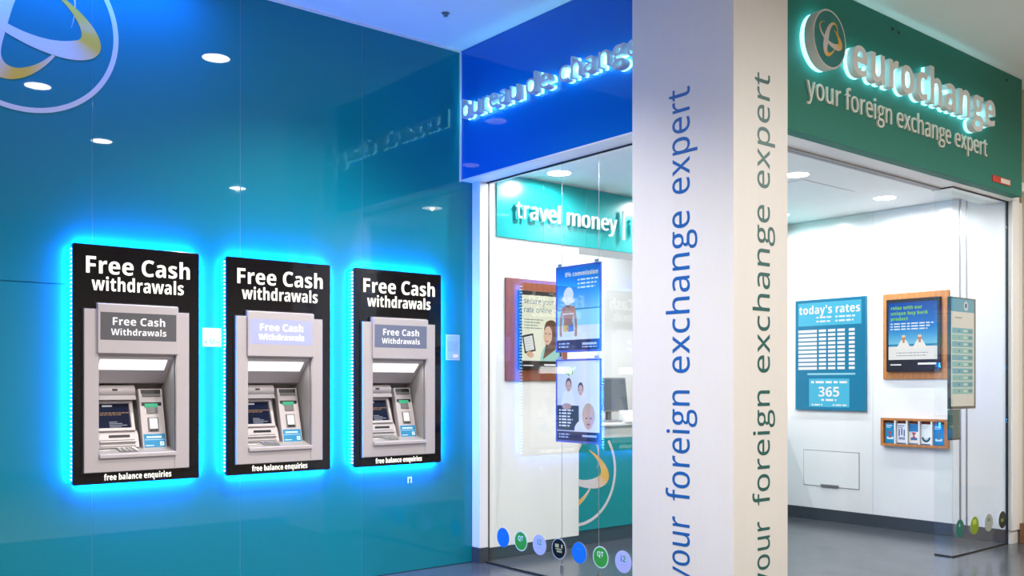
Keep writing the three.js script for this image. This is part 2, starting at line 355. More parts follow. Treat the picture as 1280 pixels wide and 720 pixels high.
// ------------------------------------------------------------------ cash machines
function cashMachine(c, label, lit, kind) {
  const g = thing('cash_machine', label, 'cash machine', [c, 0.832, 0.0005], 0, 'cash machines in the teal wall');
  const Y = (y) => y - 0.832, o = OFF, hw = 0.387, top = Y(2.297);
  // black surround with rounded corners and an opening
  const r = 0.012, P = [];
  for (const [x, y, a0] of [[hw - r, r, -Math.PI / 2], [hw - r, top - r, 0], [-hw + r, top - r, Math.PI / 2], [-hw + r, r, Math.PI]]) for (let k = 0; k <= 4; k++) P.push([x + r * Math.cos(a0 + k * Math.PI / 8), y + r * Math.sin(a0 + k * Math.PI / 8)]);
  const sp = mesh('surround_panel', extr(P, [rect(o - 0.29, o + 0.29, Y(0.94), Y(1.86))], 0.018, 0.042, 0.002), M.blackGloss, g);
  sp.userData.label = 'glossy black surround';
  const tray = extr(rect(-hw + 0.012, hw - 0.012, 0.012, top - 0.012), [rect(o - 0.31, o + 0.31, Y(0.93), Y(1.87))], 0.042, 0); mesh('back_tray', tray, M.ledTape, g);
  // LED strips on the four edges of the tray
  const dots = (x0, x1, y0, y1, n, nx, ny) => { const a = []; for (let i = 0; i < n; i++) { const t = (i + 0.5) / n; const x = x0 + (x1 - x0) * t, y = y0 + (y1 - y0) * t; a.push(R(x - 0.005, x + 0.005, y - 0.005, y + 0.005, 0.012, 0.034)); } return merge(a); };
  const sides = [[-hw + 0.008, -hw + 0.008, 0.02, top - 0.02, 56, -1, 0], [hw - 0.008, hw - 0.008, 0.02, top - 0.02, 56, 1, 0], [-hw + 0.02, hw - 0.02, 0.008, 0.008, 30, 0, -1], [-hw + 0.02, hw - 0.02, top - 0.008, top - 0.008, 30, 0, 1]];
  for (const s of sides) {
    const m = mesh('led_strip', dots(...s), M.led, g); m.userData.label = 'strip of bright blue-white diodes'; m.userData.kind = 'stuff';
    const vertical = s[5] !== 0, len = vertical ? top - 0.04 : 2 * hw - 0.04;
    const l = new THREE.RectAreaLight(LED_BLUE, LED, vertical ? 0.03 : len, vertical ? len : 0.03);
    l.position.set((s[0] + s[1]) / 2 + s[5] * 0.0062, (s[2] + s[3]) / 2 + s[6] * 0.0062, 0.022);
l.quaternion.setFromRotationMatrix(new THREE.Matrix4().lookAt(new THREE.Vector3(), new THREE.Vector3(s[5], s[6], vertical ? -0.85 : -0.25), vertical ? new THREE.Vector3(0, 1, 0) : new THREE.Vector3(0, 0, 1)));
    g.add(l);
  }
  // lettering on the surround
  const letter = (s, x0, x1, y, xh) => { const m = mesh('panel_lettering', text(s, BOLD, x1 - x0, xh, 0.003, 5).translate(x0, Y(y), 0.06), M.signWhite, g); m.userData.label = 'glowing white lettering'; };
  letter('Free Cash', -0.31, 0.325, 2.122, 0.078); letter('withdrawals', -0.278, 0.285, 2.018, 0.063); letter('free balance enquiries', -0.206, 0.205, 0.853, 0.028);
  // grey fascia with stepped top and the recess opening
  const ow = 0.32, cw = 0.246, x = (v) => o + v;
  const outline = [[x(-ow), Y(0.905)], [x(ow), Y(0.905)], [x(ow), Y(1.902)], [x(cw), Y(1.902)], [x(cw), Y(1.94)], [x(-cw), Y(1.94)], [x(-cw), Y(1.902)], [x(-ow), Y(1.902)]];
  mesh('fascia', extr(outline, [rect(x(-0.236), x(0.236), Y(0.99), Y(1.626))], 0.026, 0.0602, 0.003), M.acm, g);
  mesh('fascia_seal', extr(outline.map(([a, b]) => [x(0) + (a - x(0)) * 1.035, Y(1.42) + (b - Y(1.42)) * 1.018]), [rect(x(-0.3), x(0.3), Y(0.93), Y(1.87))], 0.006, 0.0601), M.black, g);
  const hb = mesh('header', RR(x(-cw), x(cw), Y(1.632), Y(1.936), 0.0863, 0.102, 0.005), M.acm, g);
  const pt = canvasTex(512, 192, (d, w, h) => {
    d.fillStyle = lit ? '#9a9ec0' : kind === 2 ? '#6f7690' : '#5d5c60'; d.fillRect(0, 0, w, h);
    d.fillStyle = '#ffffff'; d.textAlign = 'center'; d.font = 'bold 76px sans-serif';
    d.save(); d.translate(w / 2, 88); d.scale(1.02, 1); d.fillText('Free Cash', 0, 0); d.restore();
    d.font = 'bold 62px sans-serif'; d.fillText('Withdrawals', w / 2, 158);
  });
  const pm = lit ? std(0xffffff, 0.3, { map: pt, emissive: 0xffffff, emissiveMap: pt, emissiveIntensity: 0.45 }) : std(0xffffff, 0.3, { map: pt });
  mesh('header_sign', sheet(0.462, 0.17, x(0), Y(1.8), 0.1024), pm, hb);
  mesh('seam', R(x(0.225), x(0.2275), Y(0.912), Y(0.985), 0.0862, 0.0868), M.acmDark, g);
  // recess shell
  const prism = (pts, x0, x1) => { const e = extr(pts, [], x1 - x0, 0); e.rotateY(-Math.PI / 2); e.translate(x1, 0, 0); return e; }; // pts = (z, y)
  mesh('recess', merge([R(x(-0.2335), x(-0.228), Y(0.9905), Y(1.6315), -0.2, 0.06), R(x(0.228), x(0.2335), Y(0.9905), Y(1.6315), -0.2, 0.06), R(x(-0.228), x(0.228), Y(0.9905), Y(1.6315), -0.206, -0.2)]), M.acmMid, g);
  const sof = prism([[0.059, Y(1.631)], [0.059, Y(1.612)], [-0.11, Y(1.452)], [-0.2, Y(1.44)], [-0.2, Y(1.631)]], x(-0.2275), x(0.2275));
  mesh('soffit', sof, M.acm, g);
  // lamp panel on the sloping soffit
  const ang = Math.atan2(0.16, 0.169), lp = mesh('light_panel', RR(-0.205, 0.205, -0.0015, 0.0015, -0.045, 0.045, 0.001), glow(lin(1, 1, 1), 1.5), g, [x(-0.012), Y(1.5655), 0.0155]); lp.rotation.x = -ang; lp.userData.label = 'bright white lamp panel';
  const rl = new THREE.RectAreaLight(0xffffff, 4, 0.4, 0.08); rl.position.set(x(-0.012), Y(1.5625), 0.0185); rl.rotation.x = -Math.PI / 2 - ang; g.add(rl);
  // camera housing bulge
  const cyl = new THREE.CylinderGeometry(0.04, 0.04, 0.262, 24); cyl.rotateZ(Math.PI / 2);
  const ch = mesh('camera_housing', cyl, M.acm, g, [x(-0.094), Y(1.397), -0.135]);
  mesh('lens_slot', R(-0.01, 0.022, 0.006, 0.016, 0.036, 0.042), M.black, ch);
  mesh('housing_shelf', prism([[-0.1, Y(1.372)], [-0.085, Y(1.345)], [-0.2, Y(1.335)], [-0.2, Y(1.372)]], x(-0.227), x(0.04)), M.acm, g);
  // screen
  const st = canvasTex(384, 288, (d, w, h) => {
    d.fillStyle = '#17244a'; d.fillRect(0, 0, w, h); d.fillStyle = '#0c1430'; d.fillRect(0, 0, w, 48); d.fillRect(0, 178, w, 4);
    d.fillStyle = '#e8eaf2'; d.fillRect(90, 16, 110, 20);
    d.fillStyle = '#d8a878'; for (let i = 0, q = 60; q < 350; i++) { const l = 14 + (i * 37) % 30; d.fillRect(q, 100, l, 11); q += l + 8; } for (let i = 0, q = 40; q < 300; i++) { const l = 12 + (i * 23) % 34; d.fillRect(q, 122, l, 10); q += l + 8; }
    d.fillStyle = '#cdd2e2'; for (let k = 0; k < 4; k++) d.fillRect(150, 206 + k * 19, 90 + (k * 53) % 120, 9);
  });
  const scr = new THREE.Group(); scr.name = 'screen'; scr.position.set(x(-0.1), Y(1.243), -0.1); scr.rotation.x = -0.36; g.add(scr);
  mesh('screen_bezel', extr(rect(-0.127, 0.127, -0.104, 0.1), [rect(-0.105, 0.105, -0.084, 0.082)], 0.024, -0.012, 0.003), M.acm, scr);
  mesh('display', sheet(0.212, 0.168, 0, 0, -0.008), std(0x202020, 0.12, { emissive: 0xffffff, emissiveMap: st, emissiveIntensity: 0.55, map: st }), scr);
  mesh('screen_back', R(-0.126, 0.126, -0.103, 0.099, -0.03, -0.0125), M.acmMid, scr);
  // lower console with label and slots
  const con = mesh('console', prism([[-0.2, Y(1.15)], [-0.075, Y(1.15)], [-0.05, Y(1.128)], [-0.018, Y(1.045)], [-0.2, Y(1.04)]], x(-0.227), x(0.04)), M.acm, g);
  const cr = Math.atan2(0.032, 0.083);
  const onCon = (name, x0, x1, f0, f1, mat, h = 0.004) => { const m = mesh(name, RR(x0, x1, -(f1 - f0) / 2 * 0.089, (f1 - f0) / 2 * 0.089, 0, h, 0.0012), mat, con); const f = (f0 + f1) / 2; m.position.set(x(0), Y(1.128 - 0.083 * f), -0.05 + 0.032 * f); m.rotation.x = -cr; };
  onCon('label_plate', -0.14, -0.012, 0.06, 0.24, M.black); onCon('slot', -0.2, 0.015, 0.42, 0.5, M.acmDark); onCon('slot_lip', -0.2, 0.02, 0.52, 0.62, M.acm, 0.012); onCon('slot', -0.2, 0.015, 0.68, 0.78, M.acmDark); onCon('slot_lip', -0.2, 0.02, 0.8, 0.9, M.acm, 0.009);
  // card reader column, tilted
  const rd = mesh('card_reader', RR(-0.076, 0.076, -0.2, 0.2, -0.05, 0, 0.005), M.acm, g, [x(0.132), Y(1.222), -0.045]); rd.rotation.x = -0.26;
  const pl = (name, x0, x1, y0, y1, mat, h = 0.003, z = 0) => mesh(name, RR(x0, x1, y0, y1, z, z + h, Math.min(0.001, h / 3)), mat, rd);
  pl('receipt_slot', -0.062, 0.062, 0.165, 0.192, M.black); pl('slot_tray', -0.055, 0.06, 0.146, 0.163, M.acmDark, 0.008);
  pl('card_slot', -0.064, 0.062, 0.085, 0.108, M.black); pl('card_light', -0.046, 0.036, 0.076, 0.098, glow(lin(0.05, 0.7, 0.35), 0.7), 0.009);
  pl('card_guide', -0.034, 0.034, 0.034, 0.07, M.acmDark, 0.006); pl('reader_frame', -0.034, 0.034, -0.086, 0.008, M.acmDark, 0.004);
  pl('reader_plate', -0.025, 0.025, -0.068, 0.0, M.letterWhite, 0.009); pl('reader_mouth', -0.025, 0.025, -0.082, -0.07, M.black, 0.008);
  const sk = canvasTex(256, 160, (d, w, h) => {
    d.fillStyle = '#0f86b8'; d.fillRect(0, 0, w, h); d.fillStyle = '#dff2fa'; for (let i = 0; i < 9; i++) d.fillRect(36 + i * 20, 26, 15, 22); d.fillRect(10, 66, 236, 4);
    d.fillRect(16, 132, 100, 8); d.fillRect(190, 92, 48, 48); d.fillStyle = '#0f86b8'; d.fillRect(200, 102, 26, 7); d.fillRect(200, 116, 14, 16);
  });
  mesh('blue_notice', sheet(0.136, 0.088, 0, -0.145, 0.0012), std(0xffffff, 0.4, { map: sk }), rd).userData.label = 'small blue printed notice';
  // keypad shelf and lip
  mesh('keypad_shelf', prism([[-0.2, Y(1.045)], [-0.02, Y(1.04)], [0.07, Y(1.018)], [0.07, Y(0.992)], [-0.2, Y(0.992)]], x(-0.2275), x(0.2275)), M.acmMid, g);
  mesh('shelf_lip', RR(x(-0.234), x(0.234), Y(0.988), Y(1.016), 0.071, 0.1, 0.006), M.acm, g);
  const keys = []; for (let i = 0; i < 4; i++) for (let j = 0; j < 4; j++) { const b = RR(-0.012, 0.012, 0, 0.006, -0.008, 0.008, 0.002); b.translate(-0.1 + i * 0.03, Y(1.0405 - j * 0.0048), -0.008 + j * 0.02); keys.push(b); }
  mesh('keypad', merge(keys), M.metal, g).userData.label = 'metal keypad keys';
  mesh('key_label', RR(x(-0.215), x(-0.15), Y(1.03), Y(1.034), -0.005, 0.03, 0.001), M.letterWhite, g);
  return g;
}
cashMachine(ATM_X[0], 'cash machine in glowing black surround under the round gold and white wall emblem', false, 0);
cashMachine(ATM_X[1], 'cash machine with brightly lit white header sign between two other cash machines', true, 1);
cashMachine(ATM_X[2], 'cash machine in glowing black surround next to the white shopfront post', false, 2);

// ------------------------------------------------------------------ emblem on the wall, stickers on the wall
{
  const g = thing('wall_emblem', 'large round white and gold orbit emblem on the teal wall', 'emblem', [-3.19, 3.59, 0.0005]);
  emblem(g, 0.54, 0.002);
}
const stickerTex = (draw) => canvasTex(256, 256, (d, w, h) => { draw(d, w, h); });
{
  const t1s = canvasTex(256, 192, (d, w, h) => { d.fillStyle = '#e6e2f4'; d.fillRect(0, 0, w, h); d.strokeStyle = '#5a6a8a'; d.fillStyle = '#4a6a8a'; d.font = '84px sans-serif'; d.textAlign = 'center'; d.fillText('M', w / 2, 172); d.lineWidth = 9; d.beginPath(); d.moveTo(176, 150); d.lineTo(232, 150); d.stroke(); d.beginPath(); d.arc(40, 150, 13, 0, 7); d.fill(); });
  const s1 = thing('wall_notice', 'small pale notice on the teal wall between cash machines', 'sticker', [-2.05, 1.755, 0.0005]);
  mesh('notice_card', RR(-0.065, 0.065, -0.062, 0.062, 0, 0.003, 0.0012), M.vinylWhite, s1); mesh('notice_print', sheet(0.126, 0.118, 0, 0, 0.0034), std(0xffffff, 0.5, { map: t1s }), s1);
  const t2s = stickerTex((d, w, h) => { d.fillStyle = '#8aa6e8'; d.fillRect(0, 0, w, h); d.strokeStyle = '#5f86c8'; d.lineWidth = 9; for (let i = 0; i < 7; i++) { d.beginPath(); d.moveTo(20 + i * 34, 60); d.lineTo(40 + i * 26, 170); d.stroke(); } d.fillStyle = '#e8c8ee'; d.fillRect(130, 200, 100, 34); });
  const s2 = thing('wall_notice', 'square blue picture sticker on the teal wall near the white post', 'sticker', [-0.08, 1.735, 0.0005]);
  mesh('notice_card', RR(-0.066, 0.066, -0.1, 0.1, 0, 0.003, 0.0012), M.vinylWhite, s2); mesh('notice_print', sheet(0.128, 0.194, 0, 0, 0.0034), std(0xffffff, 0.5, { map: t2s }), s2);
  const s3 = thing('tiny_wall_sticker', 'tiny white sticker on the teal wall below a cash machine', 'sticker', [-0.488, 0.705, 0.0005]);
  mesh('sticker_face', merge([R(-0.02, -0.008, -0.024, 0.024, 0, 0.0015), R(0.008, 0.02, -0.024, 0.024, 0, 0.0015), R(-0.02, 0.02, 0.012, 0.024, 0.0001, 0.0016)]), M.letterWhite, s3);
}

// ------------------------------------------------------------------ counter and the things on it
{
  const g = thing('service_counter', 'turquoise service counter with white top and round emblem', 'counter', [1.254, 0, 0]);
  mesh('front_panel', RR(0, 3.1, 0.13, 0.948, -0.06, -0.005, 0.002), std(lin(0.004, 0.26, 0.29), 0.25), g);
  mesh('plinth', R(0, 3.1, 0, 0.129, -0.08, -0.02), M.skirting, g);
  mesh('fascia_strip', R(0, 3.1, 0.95, 1.055, -0.2, -0.1), M.white, g);
  mesh('worktop', RR(0, 3.1, 1.056, 1.082, -0.7, -0.03, 0.005), M.letterWhite, g);
  const em = new THREE.Group(); em.name = 'emblem'; em.position.set(0.04, 0.655, -0.0048); g.add(em);
  emblem(em, 0.48, 0.002, (px, py) => px > -0.038 && py < 0.29);
}
{
  const g = thing('monitor', 'dark computer monitor turned to the counter staff', 'monitor', [2.02, 1.083, -0.33], 0.1);
  mesh('base', RR(-0.12, 0.12, 0, 0.015, -0.09, 0.09, 0.004), M.acmDark, g); mesh('stand', RR(-0.03, 0.03, 0.015, 0.14, -0.03, 0.0, 0.004), M.acmDark, g);
  const s = mesh('screen_frame', RR(-0.26, 0.26, 0.09, 0.42, 0, 0.04, 0.006), M.acmDark, g);
  mesh('screen', RR(-0.245, 0.245, 0.105, 0.405, 0.0402, 0.043, 0.001), phys(lin(0.09, 0.11, 0.13), 0.12), s);
  s.rotation.x = -0.12;
  const m = thing('gooseneck_microphone', 'thin black gooseneck microphone on the counter', 'microphone', [1.7, 1.0825, -0.2]);
  const bs = new THREE.CylinderGeometry(0.025, 0.03, 0.012, 20); bs.translate(0, 0.006, 0); mesh('base', bs, M.black, m);
  const crv = new THREE.CatmullRomCurve3([[0, 0.01, 0], [0, 0.12, 0], [0.01, 0.17, 0.01], [0.045, 0.2, 0.03]].map((p) => new THREE.Vector3(...p)));
  mesh('neck', new THREE.TubeGeometry(crv, 24, 0.0045, 8), M.steel, m);
  const hd = new THREE.SphereGeometry(0.012, 14, 10); hd.scale(1.5, 1, 1); mesh('head', hd, M.black, m, [0.05, 0.203, 0.032]);
  const t = thing('card_terminal', 'white sloping terminal on the counter before the monitor', 'terminal', [2.02, 1.0825, -0.12], -0.15);
  const shp = extr([[0, 0], [0.11, 0], [0.11, 0.02], [0.03, 0.11], [0, 0.11]], [], 0.16, -0.08, 0.004); shp.rotateY(-Math.PI / 2); mesh('body', shp, M.letterWhite, t);
  mesh('keypad', RR(-0.05, 0.05, 0.035, 0.038, 0.03, 0.08, 0.001), M.acmMid, t).rotation.x = 0;
  const n = thing('note_tray', 'shallow metal tray with papers on the counter', 'tray', [1.83, 1.0825, -0.12]);
  mesh('dish', extr(rect(-0.09, 0.09, -0.05, 0.05), [rect(-0.08, 0.08, -0.04, 0.04)], 0.02, 0, 0.002).rotateX(-Math.PI / 2), M.metal, n); mesh('paper', R(-0.06, 0.065, 0.001, 0.006, -0.035, 0.035), M.paper, n);
}

// ------------------------------------------------------------------ posters and screens
function bars(d, x, y, w, rows, h, gap, cut = 0.3) { for (let r = 0; r < rows; r++) { let q = x, i = r * 7; const end = x + w * (1 - cut * ((r * 0.37) % 1)); while (q < end) { const l = Math.min(end - q, h * (1.6 + ((i * 5) % 7) * 0.55)); d.fillRect(q, y + r * gap, l, h); q += l + h * 0.9; i++; } } }
const beach = canvasTex(384, 512, (d, w, h) => {
  const s = d.createLinearGradient(0, 0, 0, 300); s.addColorStop(0, '#0b5fb8'); s.addColorStop(0.5, '#3fa0e0'); s.addColorStop(1, '#a8def0'); d.fillStyle = s; d.fillRect(0, 0, w, 260);
  d.fillStyle = '#2f8fae'; d.fillRect(0, 256, w, 8); d.fillStyle = '#9fe0e4'; d.fillRect(0, 264, w, 120); d.fillStyle = '#e8efe8'; d.fillRect(0, 360, w, 90);
  d.fillStyle = '#fff'; d.font = 'bold 40px sans-serif'; d.textAlign = 'right'; d.fillStyle = '#ffe9b8'; d.fillText('0% commission', 372, 56);
  d.fillStyle = '#e8f4ff'; d.save(); bars(d, 190, 76, 180, 3, 10, 24, 0.2); d.restore();
  d.strokeStyle = '#c08a6a'; d.lineCap = 'round'; d.lineWidth = 22; d.beginPath(); d.moveTo(54, 256); d.quadraticCurveTo(26, 320, 34, 416); d.stroke(); d.beginPath(); d.moveTo(152, 252); d.quadraticCurveTo(180, 320, 172, 418); d.stroke();
  d.fillStyle = '#b98466'; d.beginPath(); d.moveTo(46, 250); d.quadraticCurveTo(102, 214, 160, 246); d.quadraticCurveTo(150, 300, 140, 330); d.quadraticCurveTo(160, 370, 150, 392); d.lineTo(58, 392); d.quadraticCurveTo(48, 368, 66, 330); d.quadraticCurveTo(52, 290, 46, 250); d.fill();
  d.fillStyle = '#a87458'; d.fillRect(99, 244, 6, 96); d.fillStyle = '#efe6da'; d.fillRect(52, 282, 100, 8);
  d.fillStyle = '#e8c44a'; d.beginPath(); d.moveTo(58, 352); d.lineTo(104, 360); d.lineTo(104, 398); d.lineTo(54, 394); d.fill(); d.fillStyle = '#4a86c8'; d.beginPath(); d.moveTo(104, 360); d.lineTo(150, 352); d.lineTo(154, 394); d.lineTo(104, 398); d.fill(); d.fillStyle = '#e8843a'; d.fillRect(84, 368, 22, 18);
  d.fillStyle = '#6a4a34'; d.fillRect(88, 210, 32, 34);
  d.fillStyle = '#f4f4f8'; d.beginPath(); d.ellipse(104, 176, 46, 56, 0.2, 0, 7); d.fill(); d.beginPath(); d.ellipse(104, 200, 62, 18, 0.15, 0, 7); d.fill();
  d.fillStyle = '#101a44'; d.fillRect(0, 448, w, 64); d.fillStyle = '#c8d4f4'; bars(d, 16, 466, 100, 2, 9, 20); d.fillRect(230, 468, 128, 14); bars(d, 230, 490, 128, 1, 8, 14, 0);
});
const family = canvasTex(384, 512, (d, w, h) => {
  const s = d.createLinearGradient(0, 0, w, 0); s.addColorStop(0, '#dfe4ea'); s.addColorStop(1, '#f2f6f8'); d.fillStyle = s; d.fillRect(0, 0, w, h);
  d.fillStyle = '#7cbf2a'; d.font = 'bold 66px sans-serif'; d.textAlign = 'left'; d.fillText('QT', 72, 86);
  const head = (x, y, rx, ry, hair) => { d.fillStyle = hair; d.beginPath(); d.ellipse(x, y - ry * 0.2, rx * 1.1, ry * 1.1, 0, 0, 7); d.fill(); d.fillStyle = '#e2b79c'; d.beginPath(); d.ellipse(x, y + ry * 0.12, rx * 0.9, ry * 0.95, 0, 0, 7); d.fill(); d.fillStyle = '#6a4a3c'; d.fillRect(x - rx * 0.5, y, rx * 0.3, ry * 0.12); d.fillRect(x + rx * 0.25, y, rx * 0.3, ry * 0.12); d.fillStyle = '#b8665c'; d.fillRect(x - rx * 0.3, y + ry * 0.55, rx * 0.6, ry * 0.12); };
  d.fillStyle = '#f6f6fa'; d.beginPath(); d.moveTo(30, 300); d.lineTo(60, 196); d.lineTo(140, 190); d.lineTo(176, 300); d.fill(); d.fillStyle = '#ececf2'; d.beginPath(); d.moveTo(170, 320); d.lineTo(190, 220); d.lineTo(250, 216); d.lineTo(290, 320); d.fill();
  head(106, 158, 24, 38, '#5a4636'); head(216, 184, 22, 36, '#2c2320'); d.fillStyle = '#1f3a44'; d.fillRect(0, 286, 200, 160); d.fillStyle = '#caa08c'; d.beginPath(); d.ellipse(88, 292, 44, 20, 0, 0, 7); d.fill();
  d.fillStyle = '#f4f4fb'; d.beginPath(); d.ellipse(270, 440, 110, 70, 0, 0, 7); d.fill(); head(286, 360, 50, 70, '#d6b890');
  d.fillStyle = '#ffffff'; bars(d, 18, 312, 130, 6, 10, 20, 0.3); d.fillStyle = '#141c48'; d.fillRect(0, 452, w, 60); d.fillStyle = '#c8d4f4'; bars(d, 16, 468, 100, 2, 8, 18); d.fillRect(230, 470, 128, 13);
});
function hungPoster(name, label, tex, y0, y1) {
  const g = thing(name, label, 'poster', [0.41, y0, 0.69], FACE_LEFT, 'posters on the window cables');
  const w = 0.494, h = y1 - y0, m = std(0xffffff, 0.3, { map: tex });
  mesh('acrylic_edge', extr(rect(0, w, 0, h), [rect(0.014, w - 0.014, 0.014, h - 0.014)], 0.012, -0.006, 0.001), std(lin(0.08, 0.12, 0.55), 0.25), g);
  mesh('print', R(0.0145, w - 0.0145, 0.0145, h - 0.0145, -0.002, 0.0028), M.paper, g);
  mesh('print_face', sheet(w - 0.03, h - 0.03, w / 2, h / 2, 0.0032), m, g);
  const bk = sheet(w - 0.03, h - 0.03, 0, 0, 0); bk.rotateY(Math.PI); bk.translate(w / 2, h / 2, -0.0026); mesh('print_face', bk, m, g);
  for (const cx of [0.06, w - 0.03]) { mesh('cable_clip', RR(cx - 0.02, cx + 0.02, h - 0.005, h + 0.02, 0.008, 0.022, 0.002), M.metal, g); }
}
hungPoster('window_poster', 'beach poster of a person in a white hat hung in the window', beach, 1.686, 2.344);
hungPoster('window_poster', 'family poster with a baby hung below the beach poster', family, 0.998, 1.634);
for (const [z, s] of [[0.742, 'white hat of the beach poster'], [1.145, 'pale sea of the beach poster']]) {
  const g = thing('display_cable', 'thin steel display cable from floor to ceiling beside the ' + s, 'cable', [0.422, 0, z]);
  const c = new THREE.CylinderGeometry(0.0022, 0.0022, SHOP_Y, 8); c.translate(0, SHOP_Y / 2, 0); mesh('wire', c, M.metal, g);
  const f = new THREE.CylinderGeometry(0.012, 0.014, 0.05, 14); f.translate(0, 0.025, 0); mesh('foot', f, M.metal, g);
  const t = new THREE.CylinderGeometry(0.012, 0.012, 0.03, 14); t.translate(0, SHOP_Y - 0.016, 0); mesh('top_fixing', t, M.metal, g);
}
// framed screen on the inner wall
{
  const tx = canvasTex(384, 512, (d, w, h) => {
    d.fillStyle = '#f2f3dc'; d.fillRect(0, 0, w, h); d.fillStyle = '#1d5f86'; d.font = '60px sans-serif'; d.save(); d.scale(0.98, 1); d.fillText('secure your', 18, 66); d.fillText('rate online', 18, 134); d.restore();
    d.fillStyle = '#8a9a98'; bars(d, 22, 186, 190, 4, 8, 22, 0.4);
    d.fillStyle = '#9fd8cc'; d.beginPath(); d.moveTo(190, 470); d.quadraticCurveTo(220, 370, 300, 360); d.lineTo(384, 360); d.lineTo(384, 512); d.lineTo(180, 512); d.fill();
    d.fillStyle = '#6a4a38'; d.beginPath(); d.moveTo(240, 390); d.quadraticCurveTo(200, 250, 250, 200); d.quadraticCurveTo(330, 160, 370, 240); d.quadraticCurveTo(384, 330, 340, 420); d.lineTo(210, 500); d.fill();
    d.fillStyle = '#e6bfa4'; d.beginPath(); d.ellipse(262, 310, 44, 74, 0.1, 0, 7); d.fill(); d.fillStyle = '#4a3830'; d.fillRect(232, 292, 18, 6); d.fillRect(272, 294, 18, 6); d.fillStyle = '#b8605a'; d.fillRect(240, 352, 28, 7);
    d.save(); d.translate(70, 380); d.rotate(-0.2); d.fillStyle = '#1c2228'; d.fillRect(-56, -74, 112, 140); d.fillStyle = '#eef0ee'; d.fillRect(-44, -60, 88, 112); d.fillStyle = '#b8c4c8'; for (let k = 0; k < 5; k++) d.fillRect(-36, -46 + k * 20, 70, 4); d.restore();
    d.fillStyle = '#e0b498'; d.beginPath(); d.ellipse(82, 462, 38, 24, 0.3, 0, 7); d.fill();
  });
  const g = thing('framed_screen', 'red-brown wooden panel with a screen reading secure your rate online', 'screen', [0.44, 1.48, BZ + 0.001]);
  mesh('wood_panel', RR(-0.03, 0.66, -0.01, 0.845, 0, 0.018, 0.003), M.woodRed, g);
  const b = mesh('screen_frame', RR(0.09, 0.56, 0.09, 0.745, 0.019, 0.052, 0.004), M.black, g);
  mesh('display', sheet(0.42, 0.55, 0.325, 0.433, 0.0524), std(0x404040, 0.25, { map: tx, emissive: 0xffffff, emissiveMap: tx, emissiveIntensity: 0.9 }), b);
  mesh('caption_mark', R(0.36, 0.5, 0.118, 0.132, 0.0522, 0.0526), M.letterWhite, b); mesh('caption_mark', R(0.13, 0.24, 0.115, 0.123, 0.0522, 0.0526), M.letterWhite, b);
}
// right wall: rates board, framed screen, leaflet rack, hatch (local x runs along +z)
{
  const tx = canvasTex(512, 720, (d, w, h) => {
    d.fillStyle = '#0f86b4'; d.fillRect(0, 0, w, h); d.fillStyle = '#4fc6ec'; d.fillRect(22, 18, 462, 152);
    d.fillStyle = '#ffffff'; d.font = 'bold 74px sans-serif'; d.save(); d.translate(26, 92); d.scale(0.98, 1); d.fillText("today's rates", 0, 0); d.restore();
    bars(d, 160, 112, 110, 2, 10, 26, 0.2); bars(d, 300, 112, 140, 2, 10, 26, 0.2);
    for (let r = 0; r < 10; r++) { const y = 196 + r * 27; d.fillRect(22, y, 142, 19); for (const x of [178, 246, 314]) d.fillRect(x, y, 54, 17); d.fillRect(396, y, 42, 17); }
    d.fillStyle = '#9fe2f6'; d.fillRect(92, 480, 350, 12);
    d.fillStyle = '#4fc6ec'; d.fillRect(104, 516, 296, 184); d.fillStyle = '#ffffff'; bars(d, 120, 532, 264, 1, 14, 20, 0); d.textAlign = 'center'; d.font = 'bold 88px sans-serif'; d.save(); d.translate(252, 632); d.scale(1.1, 1); d.fillText('365', 0, 0); d.restore();
    bars(d, 196, 648, 110, 1, 13, 20, 0); bars(d, 124, 682, 80, 1, 9, 20, 0); bars(d, 280, 682, 108, 1, 9, 20, 0);
  });
  const g = thing('rates_board', "blue board headed today's rates on the white end wall", 'board', [WX - 0.001, 1.165, 0.173], FACE_LEFT);
  const bb = mesh('board', RR(0, 0.824, 0, 1.172, 0, 0.03, 0.003), std(lin(0.004, 0.2, 0.36), 0.3), g);
  mesh('board_print', sheet(0.818, 1.166, 0.412, 0.586, 0.0304), std(0x808080, 0.25, { map: tx, emissive: 0xffffff, emissiveMap: tx, emissiveIntensity: 0.6 }), bb);
}
